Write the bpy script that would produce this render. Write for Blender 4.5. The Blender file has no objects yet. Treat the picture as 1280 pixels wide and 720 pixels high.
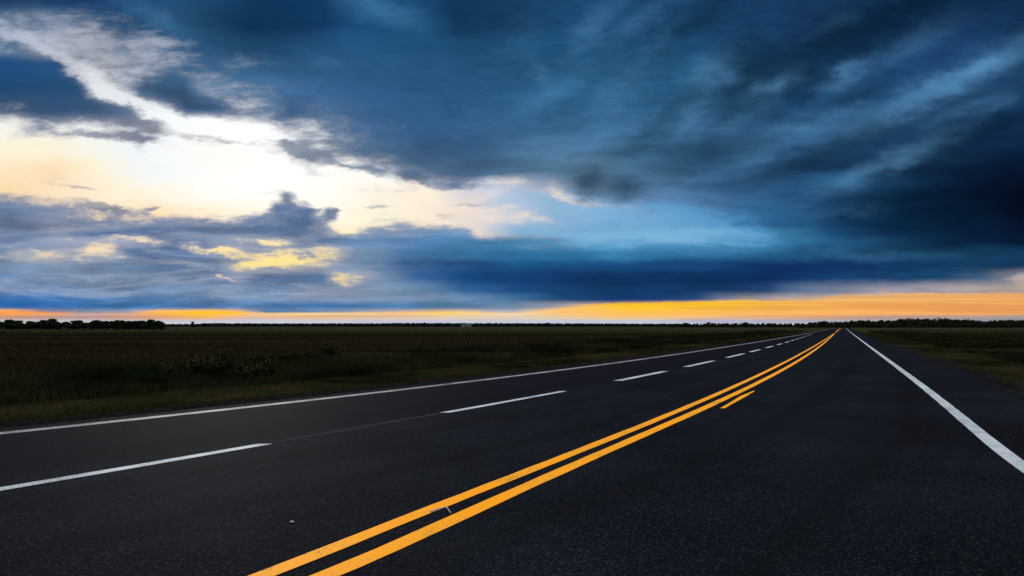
import bpy, math, random
import numpy as np
from mathutils import Vector

random.seed(7)
rng = np.random.default_rng(11)
scene = bpy.context.scene
COL = scene.collection
F, PITCH, CAM_H = 853.0, math.atan(47.5 / 853.0), 1.6
AZ_SUN, EL_SUN = -23.0, 13.0          # degrees: where the bright break in the cloud is

# ------------------------------------------------------------------ camera
cam_data = bpy.data.cameras.new("camera")
cam = bpy.data.objects.new("camera", cam_data)
COL.objects.link(cam)
cam_data.sensor_width = 36.0
cam_data.lens = 36.0 * F / 1280.0
cam_data.clip_start = 0.05
cam_data.clip_end = 30000.0
cam.location = (0, 0, CAM_H)
cam.rotation_euler = (math.pi / 2 + PITCH, 0, 0)
scene.camera = cam

def ground_at(u, v):
    """where the view ray of photo point (u, v) meets the flat ground"""
    a = (u - 640) / F; b = (360 - v) / F
    y = math.cos(PITCH) - b * math.sin(PITCH); z = math.sin(PITCH) + b * math.cos(PITCH)
    t = -CAM_H / z
    return a * t, y * t

def q_of(v):
    b = (360 - v) / F
    return (math.sin(PITCH) + b * math.cos(PITCH)) / (math.cos(PITCH) - b * math.sin(PITCH))

# ------------------------------------------------------------------ tagging
def tag(o, label=None, cat=None, group=None, kind=None):
    if label: o["label"] = label
    if cat: o["category"] = cat
    if group: o["group"] = group
    if kind: o["kind"] = kind
    return o

def mesh_object(name, verts, faces, mat=None, parent=None, smooth=False):
    me = bpy.data.meshes.new(name)
    me.from_pydata([tuple(v) for v in verts], [], faces)
    if mat: me.materials.append(mat)
    if smooth:
        me.polygons.foreach_set("use_smooth", [True] * len(me.polygons))
    me.update()
    o = bpy.data.objects.new(name, me)
    COL.objects.link(o)
    if parent: o.parent = parent
    return o

def np_mesh(name, co, tri, mat, attr=None):
    """fast mesh from arrays: co (n,3), tri (m,k)"""
    me = bpy.data.meshes.new(name)
    k = tri.shape[1]
    me.vertices.add(len(co)); me.vertices.foreach_set("co", co.astype(np.float32).ravel())
    me.loops.add(tri.size); me.loops.foreach_set("vertex_index", tri.astype(np.int32).ravel())
    me.polygons.add(len(tri))
    me.polygons.foreach_set("loop_start", (np.arange(len(tri)) * k).astype(np.int32))
    me.polygons.foreach_set("loop_total", np.full(len(tri), k, np.int32))
    me.update(calc_edges=True)
    if attr is not None:
        at = me.attributes.new("tone", 'FLOAT', 'POINT')
        at.data.foreach_set("value", attr.astype(np.float32))
    me.materials.append(mat)
    o = bpy.data.objects.new(name, me)
    COL.objects.link(o)
    return o

# ------------------------------------------------------------------ node helper
class G:
    def __init__(s, tree): s.t = tree
    def n(s, typ, **kw):
        nd = s.t.nodes.new(typ)
        for k, v in kw.items(): setattr(nd, k, v)
        return nd
    def put(s, sock, v):
        if isinstance(v, bpy.types.NodeSocket): s.t.links.new(v, sock)
        elif v is not None: sock.default_value = v
    def m(s, op, a, b=None, c=None, clamp=False):
        nd = s.n('ShaderNodeMath', operation=op, use_clamp=clamp)
        for i, x in enumerate((a, b, c)):
            if x is not None: s.put(nd.inputs[i], x)
        return nd.outputs[0]
    def add(s, a, b): return s.m('ADD', a, b)
    def sub(s, a, b): return s.m('SUBTRACT', a, b)
    def mul(s, a, b): return s.m('MULTIPLY', a, b)
    def div(s, a, b): return s.m('DIVIDE', a, b)
    def mx(s, a, b): return s.m('MAXIMUM', a, b)
    def step(s, x, lo, hi, to0=0.0, to1=1.0, linear=False):
        nd = s.n('ShaderNodeMapRange', interpolation_type='LINEAR' if linear else 'SMOOTHSTEP')
        s.put(nd.inputs['Value'], x); s.put(nd.inputs['From Min'], lo); s.put(nd.inputs['From Max'], hi)
        s.put(nd.inputs['To Min'], to0); s.put(nd.inputs['To Max'], to1)
        return nd.outputs['Result']
    def xyz(s, x, y, z=0.0):
        nd = s.n('ShaderNodeCombineXYZ')
        for i, v in enumerate((x, y, z)): s.put(nd.inputs[i], v)
        return nd.outputs[0]
    def noise(s, vec, scale, detail=6, rough=0.55, dist=0.0, out='Fac', lac=2.0):
        nd = s.n('ShaderNodeTexNoise')
        s.put(nd.inputs['Vector'], vec); nd.inputs['Scale'].default_value = scale
        nd.inputs['Detail'].default_value = detail; nd.inputs['Roughness'].default_value = rough
        nd.inputs['Distortion'].default_value = dist; nd.inputs['Lacunarity'].default_value = lac
        return nd.outputs[out]
    def mixc(s, f, a, b, blend='MIX'):
        nd = s.n('ShaderNodeMix', data_type='RGBA', blend_type=blend)
        s.put(nd.inputs[0], f); s.put(nd.inputs[6], a); s.put(nd.inputs[7], b)
        return nd.outputs[2]
    def mixf(s, f, a, b):
        nd = s.n('ShaderNodeMix', data_type='FLOAT')
        s.put(nd.inputs[0], f); s.put(nd.inputs[2], a); s.put(nd.inputs[3], b)
        return nd.outputs[0]

def lin(c): 
    c = c / 255.0
    return c / 12.92 if c <= 0.04045 else ((c + 0.055) / 1.055) ** 2.4

# ------------------------------------------------------------------ the sky
# rows of the evening cloudscape, by height above the horizon; each entry:
# bearing, red, green, blue, cover (0 clear .. 1 solid cloud)
CLOUD = {
 0: "0 25 60 100 1|100 15 55 100 1|200 35 85 130 1|320 12 55 95 1|400 12 55 95 1|460 30 85 130 1|560 10 52 92 1|700 18 68 112 1|860 18 68 112 1|1000 14 52 95 1|1140 12 47 87 1|1280 10 42 80 1",
 30: "0 75 105 140 0.7|60 80 110 145 0.7|110 45 80 120 .8|160 35 75 115 .9|200 40 90 130 1|300 14 58 98 1|400 14 58 98 1|450 18 70 115 1|520 25 80 120 1|560 12 55 92 1|700 16 68 112 1|860 16 68 112 1|1000 15 54 98 1|1140 13 50 92 1|1280 12 46 86 1",
 60: "0 60 100 145 .75|25 110 130 155 0.6|50 140 150 170 0.5|80 150 152 168 0.52|110 130 138 158 0.58|140 75 105 140 .62|200 45 90 130 .85|300 30 75 115 1|420 35 85 130 1|500 28 78 118 1|700 19 76 120 1|860 19 76 120 1|1000 17 58 102 1|1140 16 57 100 1|1280 16 56 98 1",
 85: "0 28 75 125 1|60 35 80 125 .85|80 60 90 130 0.75|95 110 125 150 0.58|120 140 145 160 0.52|140 115 130 155 0.58|170 75 110 145 .65|220 60 100 140 .85|320 48 92 132 1|420 42 90 132 1|520 34 82 125 1|700 28 86 130 1|860 28 86 130 1|1000 19 64 108 1|1140 18 62 106 1|1280 18 60 104 1",
 110: "0 28 72 115 1|70 35 75 115 .9|90 40 78 120 0.85|110 90 110 140 0.6|130 120 135 158 0.55|150 100 122 150 0.62|170 70 100 135 .8|200 55 90 130 .95|220 60 95 135 .85|240 100 130 162 0.7|270 85 120 158 0.75|300 70 110 150 .8|340 60 100 145 .9|420 48 95 140 1|520 38 85 130 1|700 34 92 138 1|860 34 92 138 1|1000 20 68 113 1|1140 19 64 108 1|1280 18 60 104 1",
 135: "0 60 85 115 .85|60 50 80 120 .95|110 55 85 120 .8|140 80 100 135 0.72|160 100 118 145 0.5|180 120 132 155 0.5|200 100 120 150 0.6|225 60 90 130 .88|265 60 90 130 .88|300 60 90 130 .75|330 85 115 150 .8|360 60 95 135 .9|400 70 105 145 .85|460 50 95 140 1|560 40 90 135 1|700 40 94 138 1|860 40 94 138 1|1000 22 72 118 1|1140 18 63 106 1|1280 15 54 95 1",
 160: "0 190 195 205 0.2|40 110 125 150 .52|60 130 140 160 .48|100 150 155 170 0.48|150 120 125 145 0.52|190 130 135 150 0.45|210 250 250 250 .08|250 250 250 250 .05|300 180 185 195 .35|340 90 115 150 .62|400 85 115 150 .68|440 70 105 145 .85|520 50 95 140 1|700 48 98 142 1|860 48 98 142 1|1000 22 70 114 1|1140 16 55 95 1|1280 10 40 76 1",
 185: "0 150 155 175 0|140 150 155 170 .1|165 120 130 150 .42|190 120 130 150 .15|300 160 165 180 .12|340 150 160 175 .4|370 140 150 165 .5|400 110 130 155 .6|450 80 110 145 .85|520 55 90 130 1|600 50 90 130 1|700 70 110 150 1|800 50 95 135 1|900 30 75 115 1|1000 20 64 106 1|1140 14 49 87 1|1280 8 34 68 1",
 210: "0 150 150 170 0|340 150 150 160 .08|385 110 115 130 .48|410 150 160 175 .3|470 110 130 160 .58|520 80 110 145 .8|580 70 100 140 1|640 75 115 150 .95|720 80 120 155 .9|745 75 110 140 1|800 65 110 150 .95|900 35 80 120 1|1000 17 56 96 1|1140 11 40 75 1|1280 5 25 55 1",
 230: "0 150 150 170 .02|40 200 170 140 .12|480 150 155 170 .1|515 120 125 140 .4|540 150 160 175 .35|565 90 115 150 .62|590 90 115 150 .72|612 150 170 200 .42|640 170 185 205 .35|680 150 165 190 .5|720 100 125 160 .65|737 70 100 135 1|755 90 120 155 .65|780 70 105 145 .95|820 75 115 155 .85|900 45 90 135 1|1000 30 80 125 1|1060 45 105 150 1|1100 20 70 115 1|1200 8 35 72 1|1280 5 22 50 1",
 248: "0 95 115 150 .55|30 105 125 160 .4|60 150 150 160 .2|120 180 170 160 .2|180 180 160 150 .2|300 180 180 180 .04|342 110 130 150 .3|356 85 110 145 .8|374 110 130 160 .35|400 150 150 160 .05|600 180 190 210 .15|700 130 165 200 .25|755 90 125 160 .5|780 75 110 150 .75|800 90 125 165 .55|860 75 120 165 .6|960 40 95 145 .9|1040 20 70 115 1|1150 10 45 85 1|1280 4 18 42 1",
 262: "0 95 115 150 .95|50 110 130 160 .85|90 115 130 160 .55|118 130 135 155 .5|160 130 135 155 .38|200 150 150 160 .28|320 110 130 150 .3|340 85 110 150 .85|382 85 115 155 .85|398 110 140 165 .3|412 110 130 155 .45|425 150 150 170 .12|560 180 180 190 .05|640 130 160 190 .15|860 80 130 175 .4|960 40 100 150 .75|1040 15 65 110 1|1280 4 18 42 1",
 276: "0 90 110 145 1|60 120 135 165 .85|100 90 110 145 .8|150 90 115 155 .65|200 85 110 150 .55|290 90 115 150 .58|325 80 110 150 .88|382 80 110 150 .95|408 100 125 160 .58|430 120 140 160 .28|500 150 160 180 .25|545 130 150 180 .35|600 120 160 200 .2|640 110 160 200 .1|900 50 120 175 .4|1000 30 95 150 .75|1060 15 65 110 1|1280 6 22 48 1",
 290: "0 100 120 155 1|70 110 130 160 .85|110 75 105 150 .95|200 80 108 150 1|290 90 115 155 .95|360 80 110 150 1|415 105 130 165 .7|440 130 155 180 .42|470 95 130 170 .65|540 95 140 185 .85|582 100 145 190 .85|597 110 150 190 .35|640 140 175 210 .2|700 130 170 210 .2|800 110 170 210 .25|960 70 145 195 .3|1040 25 85 135 .85|1100 12 55 100 1|1280 5 22 50 1",
 303: "0 85 110 150 .95|60 120 140 170 .85|120 140 150 175 .65|160 140 150 175 0.7|200 90 115 155 .8|260 85 115 155 .9|300 110 135 165 .6|320 130 145 168 0.75|345 120 140 165 .62|400 90 120 160 .95|460 95 130 170 1|540 80 125 175 1|600 70 130 180 1|640 60 130 180 .9|700 70 140 190 .55|760 85 155 200 .35|860 70 150 200 .35|960 55 140 195 .5|1040 30 100 155 .85|1100 20 75 125 1|1200 8 40 80 1|1280 6 25 55 1",
 318: "0 105 130 165 .85|20 170 175 180 0.75|60 180 180 180 0.75|100 130 150 180 .65|132 150 160 175 0.75|160 70 110 160 .9|220 65 105 155 1|260 100 125 160 .78|288 125 142 168 0.7|340 125 142 168 0.6|390 125 142 168 0.65|412 150 160 170 .5|440 110 140 170 .95|500 70 120 170 1|600 50 110 160 1|640 40 105 155 1|700 35 100 150 1|760 45 120 170 1|860 35 110 165 1|960 25 95 150 1|1060 15 75 125 1|1160 20 75 115 1|1280 14 55 95 1",
 332: "0 110 140 175 1|100 120 145 175 .95|160 90 125 165 .95|200 65 105 155 1|260 85 115 155 .95|290 120 140 160 0.8|310 160 160 160 0.75|330 160 160 160 0.75|375 160 160 160 0.75|402 130 145 170 .55|430 120 145 175 .95|500 60 105 155 1|600 30 80 135 1|640 20 85 140 1|720 15 75 130 1|800 12 65 120 1|880 10 65 120 1|960 5 45 100 1|1040 6 48 105 1|1160 10 60 105 1|1280 12 50 90 1",
 347: "0 100 135 180 1|100 115 145 180 1|200 110 135 165 1|260 70 105 150 1|300 95 120 160 .85|330 75 105 145 1|400 70 105 150 1|418 110 130 150 .6|432 140 150 168 0.75|448 140 150 170 0.75|480 110 135 170 .9|520 50 95 150 1|580 15 70 130 1|660 10 60 120 1|760 6 50 98 1|880 5 46 92 1|960 5 45 100 1|1040 10 60 115 1|1100 15 65 115 1|1180 20 70 115 1|1230 60 95 135 .85|1280 150 150 160 .6",
 362: "0 70 120 175 1|100 95 135 180 1|200 110 140 175 1|300 110 135 170 1|360 85 115 155 1|430 110 135 165 .9|480 120 145 175 .95|540 90 130 170 1|580 40 90 145 1|660 15 70 130 1|760 8 54 102 1|900 5 50 98 1|960 30 65 115 1|1010 100 120 155 .85|1100 150 150 170 .7|1200 175 165 168 .7|1280 185 170 160 .65",
 373: "0 40 100 165 1|150 60 115 170 1|300 100 130 165 1|420 130 150 180 1|540 120 145 180 1|640 60 110 155 1|700 25 70 120 1|780 8 50 110 .95|870 30 65 115 .8|930 110 120 140 .55|1000 175 165 170 .5|1060 180 165 165 .3|1280 190 170 160 .05",
 382: "0 30 95 165 1|150 55 110 165 1|300 80 125 175 1|420 60 115 170 1|560 80 125 165 1|640 110 135 165 1|690 150 155 170 .7|730 170 165 170 .35|790 190 170 150 .05|1280 190 170 150 .05",
 389: "0 110 120 160 .35|100 120 140 170 .6|160 120 140 170 .55|200 160 150 160 .25|300 150 150 160 .45|340 90 130 175 .75|420 120 140 170 .6|560 150 150 170 .4|640 150 160 180 .6|690 190 180 170 .3|740 190 170 150 .05|1280 190 170 150 .05",
 394: "0 190 170 160 0|100 170 160 165 .3|170 190 160 150 .1|1280 190 170 150 0",
}
CLEAR = {
 60: "0 178 190 210|100 188 192 204|300 150 170 200|640 60 110 160|1280 40 90 140",
 110: "0 208 214 226|120 226 230 236|300 200 205 215|640 90 130 170|1280 40 90 140",
 150: "0 242 242 234|160 240 245 248|300 252 252 250|560 220 225 235|640 130 165 200|1280 40 90 140",
 190: "0 253 243 215|60 250 240 215|160 236 243 246|250 251 252 249|450 254 253 247|560 238 235 228|640 170 190 215|740 110 150 190|850 70 115 160|1280 40 90 140",
 215: "0 252 230 192|60 249 222 182|110 252 240 212|180 238 243 244|300 254 254 251|480 254 253 246|540 240 236 230|590 205 212 225|640 165 188 215|700 125 165 203|800 98 150 192|900 60 110 160|1280 40 90 140",
 240: "0 248 218 172|80 250 228 196|150 253 240 215|300 255 254 250|420 254 252 244|470 252 242 226|540 252 238 218|590 208 209 220|635 180 195 218|690 140 175 208|760 112 160 204|860 80 135 185|960 50 100 150|1280 40 90 140",
 268: "0 245 212 175|200 253 226 182|350 254 250 238|450 253 245 222|535 250 236 215|585 228 216 210|630 185 198 218|690 140 176 210|760 120 170 210|860 95 155 200|960 65 130 180|1040 30 85 135|1280 30 80 130",
 300: "0 232 212 190|200 250 226 190|340 250 228 180|450 250 235 190|600 235 215 200|650 110 165 205|800 110 170 212|960 70 145 195|1280 40 100 150",
 328: "0 225 205 180|160 235 218 180|290 250 225 150|400 254 228 150|600 240 215 190|700 90 150 195|1280 90 140 180",
 352: "0 225 205 185|300 245 215 160|440 250 222 140|600 235 215 190|800 220 190 150|1280 200 175 165",
 370: "0 225 205 190|640 235 205 160|740 252 195 60|900 254 195 50|1000 250 190 90|1100 245 185 110|1280 246 178 105",
 383: "0 225 185 160|640 240 205 150|700 250 200 110|780 254 198 45|880 254 196 50|960 252 188 75|1060 250 180 92|1280 247 172 96",
 391: "0 249 160 62|70 246 158 84|90 222 165 130|120 198 168 160|155 215 165 140|200 251 180 80|240 254 190 32|298 254 190 32|314 246 190 120|400 250 214 148|500 253 202 134|560 250 205 105|640 240 212 170|700 250 195 120|800 252 192 78|1000 250 180 98|1280 247 170 98",
 397: "0 205 155 125|100 185 160 155|180 215 165 130|260 245 185 90|310 225 190 160|400 232 192 145|640 222 205 185|760 242 195 125|900 242 190 130|1000 228 172 120|1100 190 160 145|1280 158 152 150",
 401: "0 186 180 186|200 192 188 200|400 200 198 212|640 196 202 214|900 190 195 205|1060 178 185 186|1280 160 166 168",
 406: "0 196 190 196|200 205 205 222|400 208 212 228|640 190 202 222|900 195 205 222|1060 192 200 202|1280 166 176 176",
}

world = bpy.data.worlds.new("World")
scene.world = world
world.use_nodes = True
wt = world.node_tree
wt.nodes.clear()
g = G(wt)
tc = g.n('ShaderNodeTexCoord').outputs['Generated']
sep = g.n('ShaderNodeSeparateXYZ'); g.put(sep.inputs[0], tc)
dx, dy, dz = sep.outputs
yy = g.mx(dy, 0.28)
P = g.div(dx, yy)
Q = g.div(dz, yy)

# fractal fields on the sky
img = g.xyz(P, g.mul(Q, 2.6), 0.0)                               # flattened billows near the horizon
hgt = g.add(g.mx(Q, 0.0), 0.26)
plane = g.xyz(g.div(P, hgt), g.mul(g.div(1.0, hgt), 0.95), 0.0)   # the flat underside of the deck overhead
w1 = g.n('ShaderNodeTexNoise'); g.put(w1.inputs['Vector'], img)
w1.inputs['Scale'].default_value = 5.0; w1.inputs['Detail'].default_value = 7; w1.inputs['Roughness'].default_value = 0.6
ws = g.n('ShaderNodeSeparateColor'); g.put(ws.inputs[0], w1.outputs['Color'])
rise = g.step(Q, 0.0, 0.16, 0.10, 1.0)
high = g.step(Q, 0.10, 0.40)
Pw = g.add(P, g.mul(g.sub(ws.outputs[0], 0.5), g.mul(rise, 0.055)))
Qw = g.add(Q, g.mul(g.sub(ws.outputs[1], 0.5), g.mul(rise, 0.034)))
U = g.add(g.mul(Pw, F / 1280.0), 0.5)

def field(rows, with_cover):
    keys = sorted(rows, reverse=True)       # from the horizon up
    col = cov = None
    prev_q = None
    for v in keys:
        nd = g.n('ShaderNodeValToRGB')
        # chained on the row before, so that rows are evaluated one after another
        g.put(nd.inputs[0], U if cov is None else g.m('MULTIPLY_ADD', cov, 1e-7, U))
        cr = nd.color_ramp; cr.interpolation = 'LINEAR'
        ents = [tuple(float(x) for x in e.split()) for e in rows[v].split('|')]
        while len(cr.elements) > 1: cr.elements.remove(cr.elements[0])
        for i, e in enumerate(ents):
            el = cr.elements[0] if i == 0 else cr.elements.new(min(1.0, e[0] / 1280.0))
            if i == 0: el.position = e[0] / 1280.0
            el.color = (lin(e[1]), lin(e[2]), lin(e[3]), e[4] if with_cover else 1.0)
        q = q_of(v)
        if col is None:
            col, cov = nd.outputs[0], nd.outputs[1]
        else:
            t = g.step(Qw, prev_q, q, linear=False)
            col = g.mixc(t, col, nd.outputs[0])
            cov = g.mixf(t, cov, nd.outputs[1])
        prev_q = q
    return col, cov

# wisps, rifts and rolls with a direction of their own: (bearing, height, half length, half width, tilt, weight)
fz = g.n('ShaderNodeTexNoise'); g.put(fz.inputs['Vector'], g.xyz(P, g.mul(Q, 2.0), 21.0))
fz.inputs['Scale'].default_value = 16.0; fz.inputs['Detail'].default_value = 6; fz.inputs['Roughness'].default_value = 0.62
fs_ = g.n('ShaderNodeSeparateColor'); g.put(fs_.inputs[0], fz.outputs['Color'])
Ps = g.add(P, g.mul(g.sub(fs_.outputs[0], 0.5), 0.085))
Qs = g.add(Q, g.mul(g.sub(fs_.outputs[1], 0.5), 0.042))
stroke_vec = g.xyz(Ps, Qs, 0.0)
def stroke(u, v, hl, hw, ang, weight, tot, vec):
    mp = g.n('ShaderNodeMapping', vector_type='TEXTURE')
    g.put(mp.inputs['Vector'], vec)
    mp.inputs['Location'].default_value = ((u - 640) / F, q_of(v), 0)
    mp.inputs['Rotation'].default_value = (0, 0, math.radians(-ang))
    mp.inputs['Scale'].default_value = (hl / F, hw / F, 1)
    dt = g.n('ShaderNodeVectorMath', operation='DOT_PRODUCT')
    g.put(dt.inputs[0], mp.outputs[0]); g.put(dt.inputs[1], mp.outputs[0])
    return g.m('MULTIPLY_ADD', g.m('POWER', 0.333, dt.outputs['Value']), weight, 0.0 if tot is None else tot)
def widen(lst): return [(u, v, hl, hw + (4 if hw < 9 else 3), an, w * .84) for u, v, hl, hw, an, w in lst]
last_total = [None]
def strokes(lst):
    tot = None; vec = stroke_vec
    for i_, t_ in enumerate(lst):
        if i_ % 3 == 0 and (tot is not None or last_total[0] is not None):   # evaluated in short runs, one after another
            ch = g.n('ShaderNodeVectorMath', operation='MULTIPLY_ADD')
            g.put(ch.inputs[0], last_total[0]); ch.inputs[1].default_value = (1e-8, 1e-8, 1e-8); g.put(ch.inputs[2], stroke_vec)
            vec = ch.outputs[0]
        tot = stroke(*t_, tot, vec)
        last_total[0] = tot
    return tot
COVER_STROKES = [
 (40, 60, 66, 9, 27, -.5), (152, 124, 82, 9, 24, -.7), (95, 82, 46, 9, 30, -.3), (250, 158, 60, 8, 16, -.35), (60, 90, 70, 16, 22, .30), (120, 140, 100, 12, 13, .55), (222, 122, 55, 14, 18, .45),
 (165, 171, 24, 5, 12, .60), (365, 190, 30, 5, 20, .55), (522, 223, 13, 4, 12, .65), (330, 168, 35, 6, 18, -.3),
 (410, 267, 14, 5, 0, .7), (125, 258, 34, 5, 8, .55), (183, 262, 16, 4, -5, .5), (60, 222, 30, 4, -6, .22),
 (350, 325, 54, 11, -3, -.52), (430, 351, 24, 9, 14, -.5), (262, 311, 52, 4, 5, -.42), (42, 318, 40, 6, 3, -.30), (126, 316, 30, 7, 12, -.33),
 (180, 300, 70, 4, 7, -.32), (430, 290, 22, 6, 8, -.4), (285, 346, 20, 5, 30, -.35), (337, 300, 28, 5, 6, -.38), (380, 318, 16, 3, 5, .3), (330, 332, 14, 3, -8, .25),
 (738, 226, 20, 22, 80, .55), (779, 238, 22, 14, 15, .5), (672, 228, 17, 9, -20, .35), (705, 222, 14, 8, 0, .3), (560, 243, 30, 4, 5, .15), (620, 206, 60, 6, 3, .2), (430, 207, 60, 5, 20, .4), (255, 172, 60, 4, 10, .4), (120, 168, 70, 5, 6, .45), (545, 230, 34, 4, 10, .4), (600, 258, 60, 4, 6, .35), (480, 262, 40, 4, -3, .3), (90, 236, 46, 4, 10, .42), (40, 205, 50, 3, 8, .3), (300, 240, 30, 3, 0, .28), (480, 240, 40, 3, 4, .28), (200, 205, 60, 3, 6, .22),
]
DARK_STROKES = [
 (1080, 42, 200, 40, -27, -1.15), (1190, 258, 190, 42, -7, -.85), (1065, 124, 70, 9, -26, -.35), (940, 78, 45, 26, -62, -.45), (1215, 172, 130, 12, -22, -.5), (1050, 186, 120, 10, -24, -.4),
 (1180, 128, 110, 8, -24, -.25), (900, 195, 70, 16, -18, -.35), (830, 150, 60, 10, -40, -.25), (870, 30, 60, 20, -35, -.35), (700, 140, 30, 14, -30, -.2), (990, 210, 90, 14, -16, -.3),
 (738, 226, 18, 20, 80, -.55), (779, 238, 22, 13, 15, -.5), (222, 122, 50, 12, 18, -.4), (300, 40, 110, 30, 18, -.25), (1150, 310, 120, 8, 0, -.4), (330, 348, 60, 9, 3, -.3), (190, 322, 50, 8, 6, -.35),
 (250, 284, 80, 7, 5, -.25), (560, 330, 90, 6, 2, -.3), (1230, 12, 60, 9, -25, -.2), (620, 20, 60, 25, 10, -.2), (430, 190, 60, 8, 14, -.2), (560, 60, 70, 25, 10, -.12),
]
LIGHT_STROKES = [
 (1195, 107, 135, 15, -25, .62), (1250, 80, 50, 9, -30, .3), (1010, 160, 95, 14, -17, .42), (1112, 206, 90, 9, -24, .42), (1062, 97, 34, 7, -38, .40), (972, 106, 32, 8, -26, .38), (1150, 58, 60, 10, -30, .16),
 (955, 196, 75, 9, -22, .25), (892, 92, 36, 16, -24, .52), (768, 124, 46, 20, -42, .42), (738, 42, 52, 12, -50, .30), (672, 88, 18, 11, 40, .35), (866, 148, 32, 6, -48, .30), (878, 165, 30, 5, -40, .25),
 (1215, 138, 60, 5, -26, .22), (700, 178, 70, 12, -6, .22), (400, 75, 32, 10, 20, .2), (465, 12, 50, 11, 15, .28), (180, 20, 60, 9, 25, .2), (850, 231, 90, 5, -7, .2), (900, 308, 140, 5, 0, .25), (1060, 318, 100, 4, 1, .18), (520, 300, 90, 5, -3, .25),
 (1050, 30, 40, 6, -30, .06), (700, 110, 60, 10, -30, .28), (650, 60, 40, 18, -60, .10), (800, 30, 60, 10, -35, .22), (830, 180, 50, 6, -35, .22), (760, 165, 70, 8, -20, .22), (930, 150, 40, 8, -35, .25), (1260, 130, 30, 5, -30, .2), (820, 60, 40, 8, -50, .15), (360, 110, 60, 6, 20, .15), (1030, 268, 70, 5, -8, .15),
]
clear_col, _ = field(CLEAR, False)
cloud_col, cover = field(CLOUD, True)

# ragged cloud edges
n_edge = g.noise(img, 9.0, 9, 0.62, 0.3)
# the deck is combed in two directions, falling to the right on the left and rising on the right
def combed(ang, k_al, k_ac, seed_z):
    a_ = math.radians(ang); c_, s_ = math.cos(a_), math.sin(a_)
    al = g.m('MULTIPLY_ADD', P, c_, g.mul(Q, s_)); ac = g.m('MULTIPLY_ADD', Q, c_, g.mul(P, -s_))
    return g.xyz(g.mul(al, k_al), g.mul(ac, k_ac), seed_z)
side_f = g.step(P, -0.12, 0.22)
n_streak_lo = g.noise(g.xyz(P, g.mul(Q, 9.0), 3.0), 4.5, 8, 0.6)
n_streak_hi = g.mixf(side_f, g.noise(combed(-21, 4.0, 9.0, 2.0), 1.0, 8, 0.62, 0.3), g.noise(combed(24, 3.0, 8.0, 4.0), 1.0, 8, 0.60, 0.3))
n_streak = g.mixf(g.step(Q, 0.12, 0.22), n_streak_lo, n_streak_hi)
n_fine = g.noise(g.xyz(P, g.mul(Q, 3.2), 5.0), 26.0, 7, 0.68, 0.5)
n_mix = g.add(g.add(g.mul(n_edge, 0.42), g.mul(n_streak, 0.30)), g.mul(n_fine, 0.28))
amp = g.step(Q, 0.005, 0.09, 0.4, 2.5)
dens = g.add(g.add(cover, strokes(COVER_STROKES)), g.mul(g.sub(n_mix, 0.5), amp))
alpha = g.step(dens, g.sub(0.27, g.mul(high, 0.12)), g.add(0.68, g.mul(high, 0.17)))
# billows and streaks in the body of the cloud
n_body = g.add(g.mul(g.noise(plane, 1.6, 9, 0.6, 0.6), 0.45), g.mul(g.mixf(side_f, g.noise(combed(-21, 2.6, 7.0, 9.0), 1.0, 8, 0.6, 0.4), g.noise(combed(24, 2.2, 7.5, 7.0), 1.0, 9, 0.62, 0.4)), 0.55))
n_low = g.noise(g.xyz(P, g.mul(Q, 6.0), 8.0), 6.0, 8, 0.6, 0.4)
body = g.mixf(high, n_low, n_body)
right = g.step(P, -0.35, 0.15)
k = g.add(0.9, g.mul(g.mul(right, high), 1.3))
body = g.add(g.mul(body, 0.8), g.mul(n_fine, 0.2))
lowleft = g.mul(g.step(P, -0.1, -0.35), g.step(Q, 0.2, 0.1))
shade = g.m('EXPONENT', g.add(strokes(DARK_STROKES), g.mul(g.sub(body, 0.5), g.add(g.mul(k, 1.7), g.mul(lowleft, 1.6)))))
pale_f = g.mul(g.step(g.noise(g.xyz(P, g.mul(Q, 8.0), 12.0), 5.5, 7, 0.62, 0.6), 0.46, 0.68), g.mul(lowleft, g.mul(g.step(Q, 0.018, 0.05), 0.60)))
cloud_dk = g.mixc(1.0, cloud_col, g.xyz(shade, shade, shade), 'MULTIPLY')
cloud_shaded00 = g.mixc(g.m('MULTIPLY', strokes(widen(LIGHT_STROKES)), g.step(body, 0.35, 0.62, 0.45, 1.5), clamp=True), cloud_dk, (lin(82), lin(142), lin(192), 1))
# thin cloud lets the light of the break through: pale, a little mauve
thick = g.step(g.add(dens, g.step(cover, 0.86, 1.0, 0.0, 0.5)), 0.40, 1.02)
left_f = g.step(P, 0.14, -0.05)
thin = g.mul(g.mul(g.sub(1.0, thick), left_f), g.mul(g.step(Q, 0.02, 0.06), 0.64))
cloud_sh_t = g.mixc(thin, cloud_shaded00, g.mixc(g.step(Q, 0.12, 0.2), (lin(176), lin(180), lin(196), 1), (lin(168), lin(172), lin(186), 1)))
hs = g.n('ShaderNodeHueSaturation'); hs.inputs['Hue'].default_value = 0.496; hs.inputs['Saturation'].default_value = 0.96; hs.inputs['Value'].default_value = 0.94
g.put(hs.inputs['Color'], cloud_sh_t)
hs2 = g.n('ShaderNodeHueSaturation'); hs2.inputs['Hue'].default_value = 0.495; hs2.inputs['Saturation'].default_value = 0.97; hs2.inputs['Value'].default_value = 0.92
g.put(hs2.inputs['Color'], cloud_sh_t)
low_f = g.mul(g.step(P, -0.25, 0.0), g.mul(g.step(Q, 0.02, 0.05), g.step(Q, 0.20, 0.13)))
cloud_shaded0 = g.mixc(g.mul(g.step(Q, 0.13, 0.2), g.step(P, -0.3, 0.1, 0.4, 1.0)), g.mixc(low_f, cloud_sh_t, hs2.outputs[0]), hs.outputs[0])
cloud_shaded1 = g.mixc(g.mul(lowleft, g.mul(g.step(Q, 0.02, 0.07), 0.22)), cloud_shaded0, (lin(140), lin(146), lin(166), 1))
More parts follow.
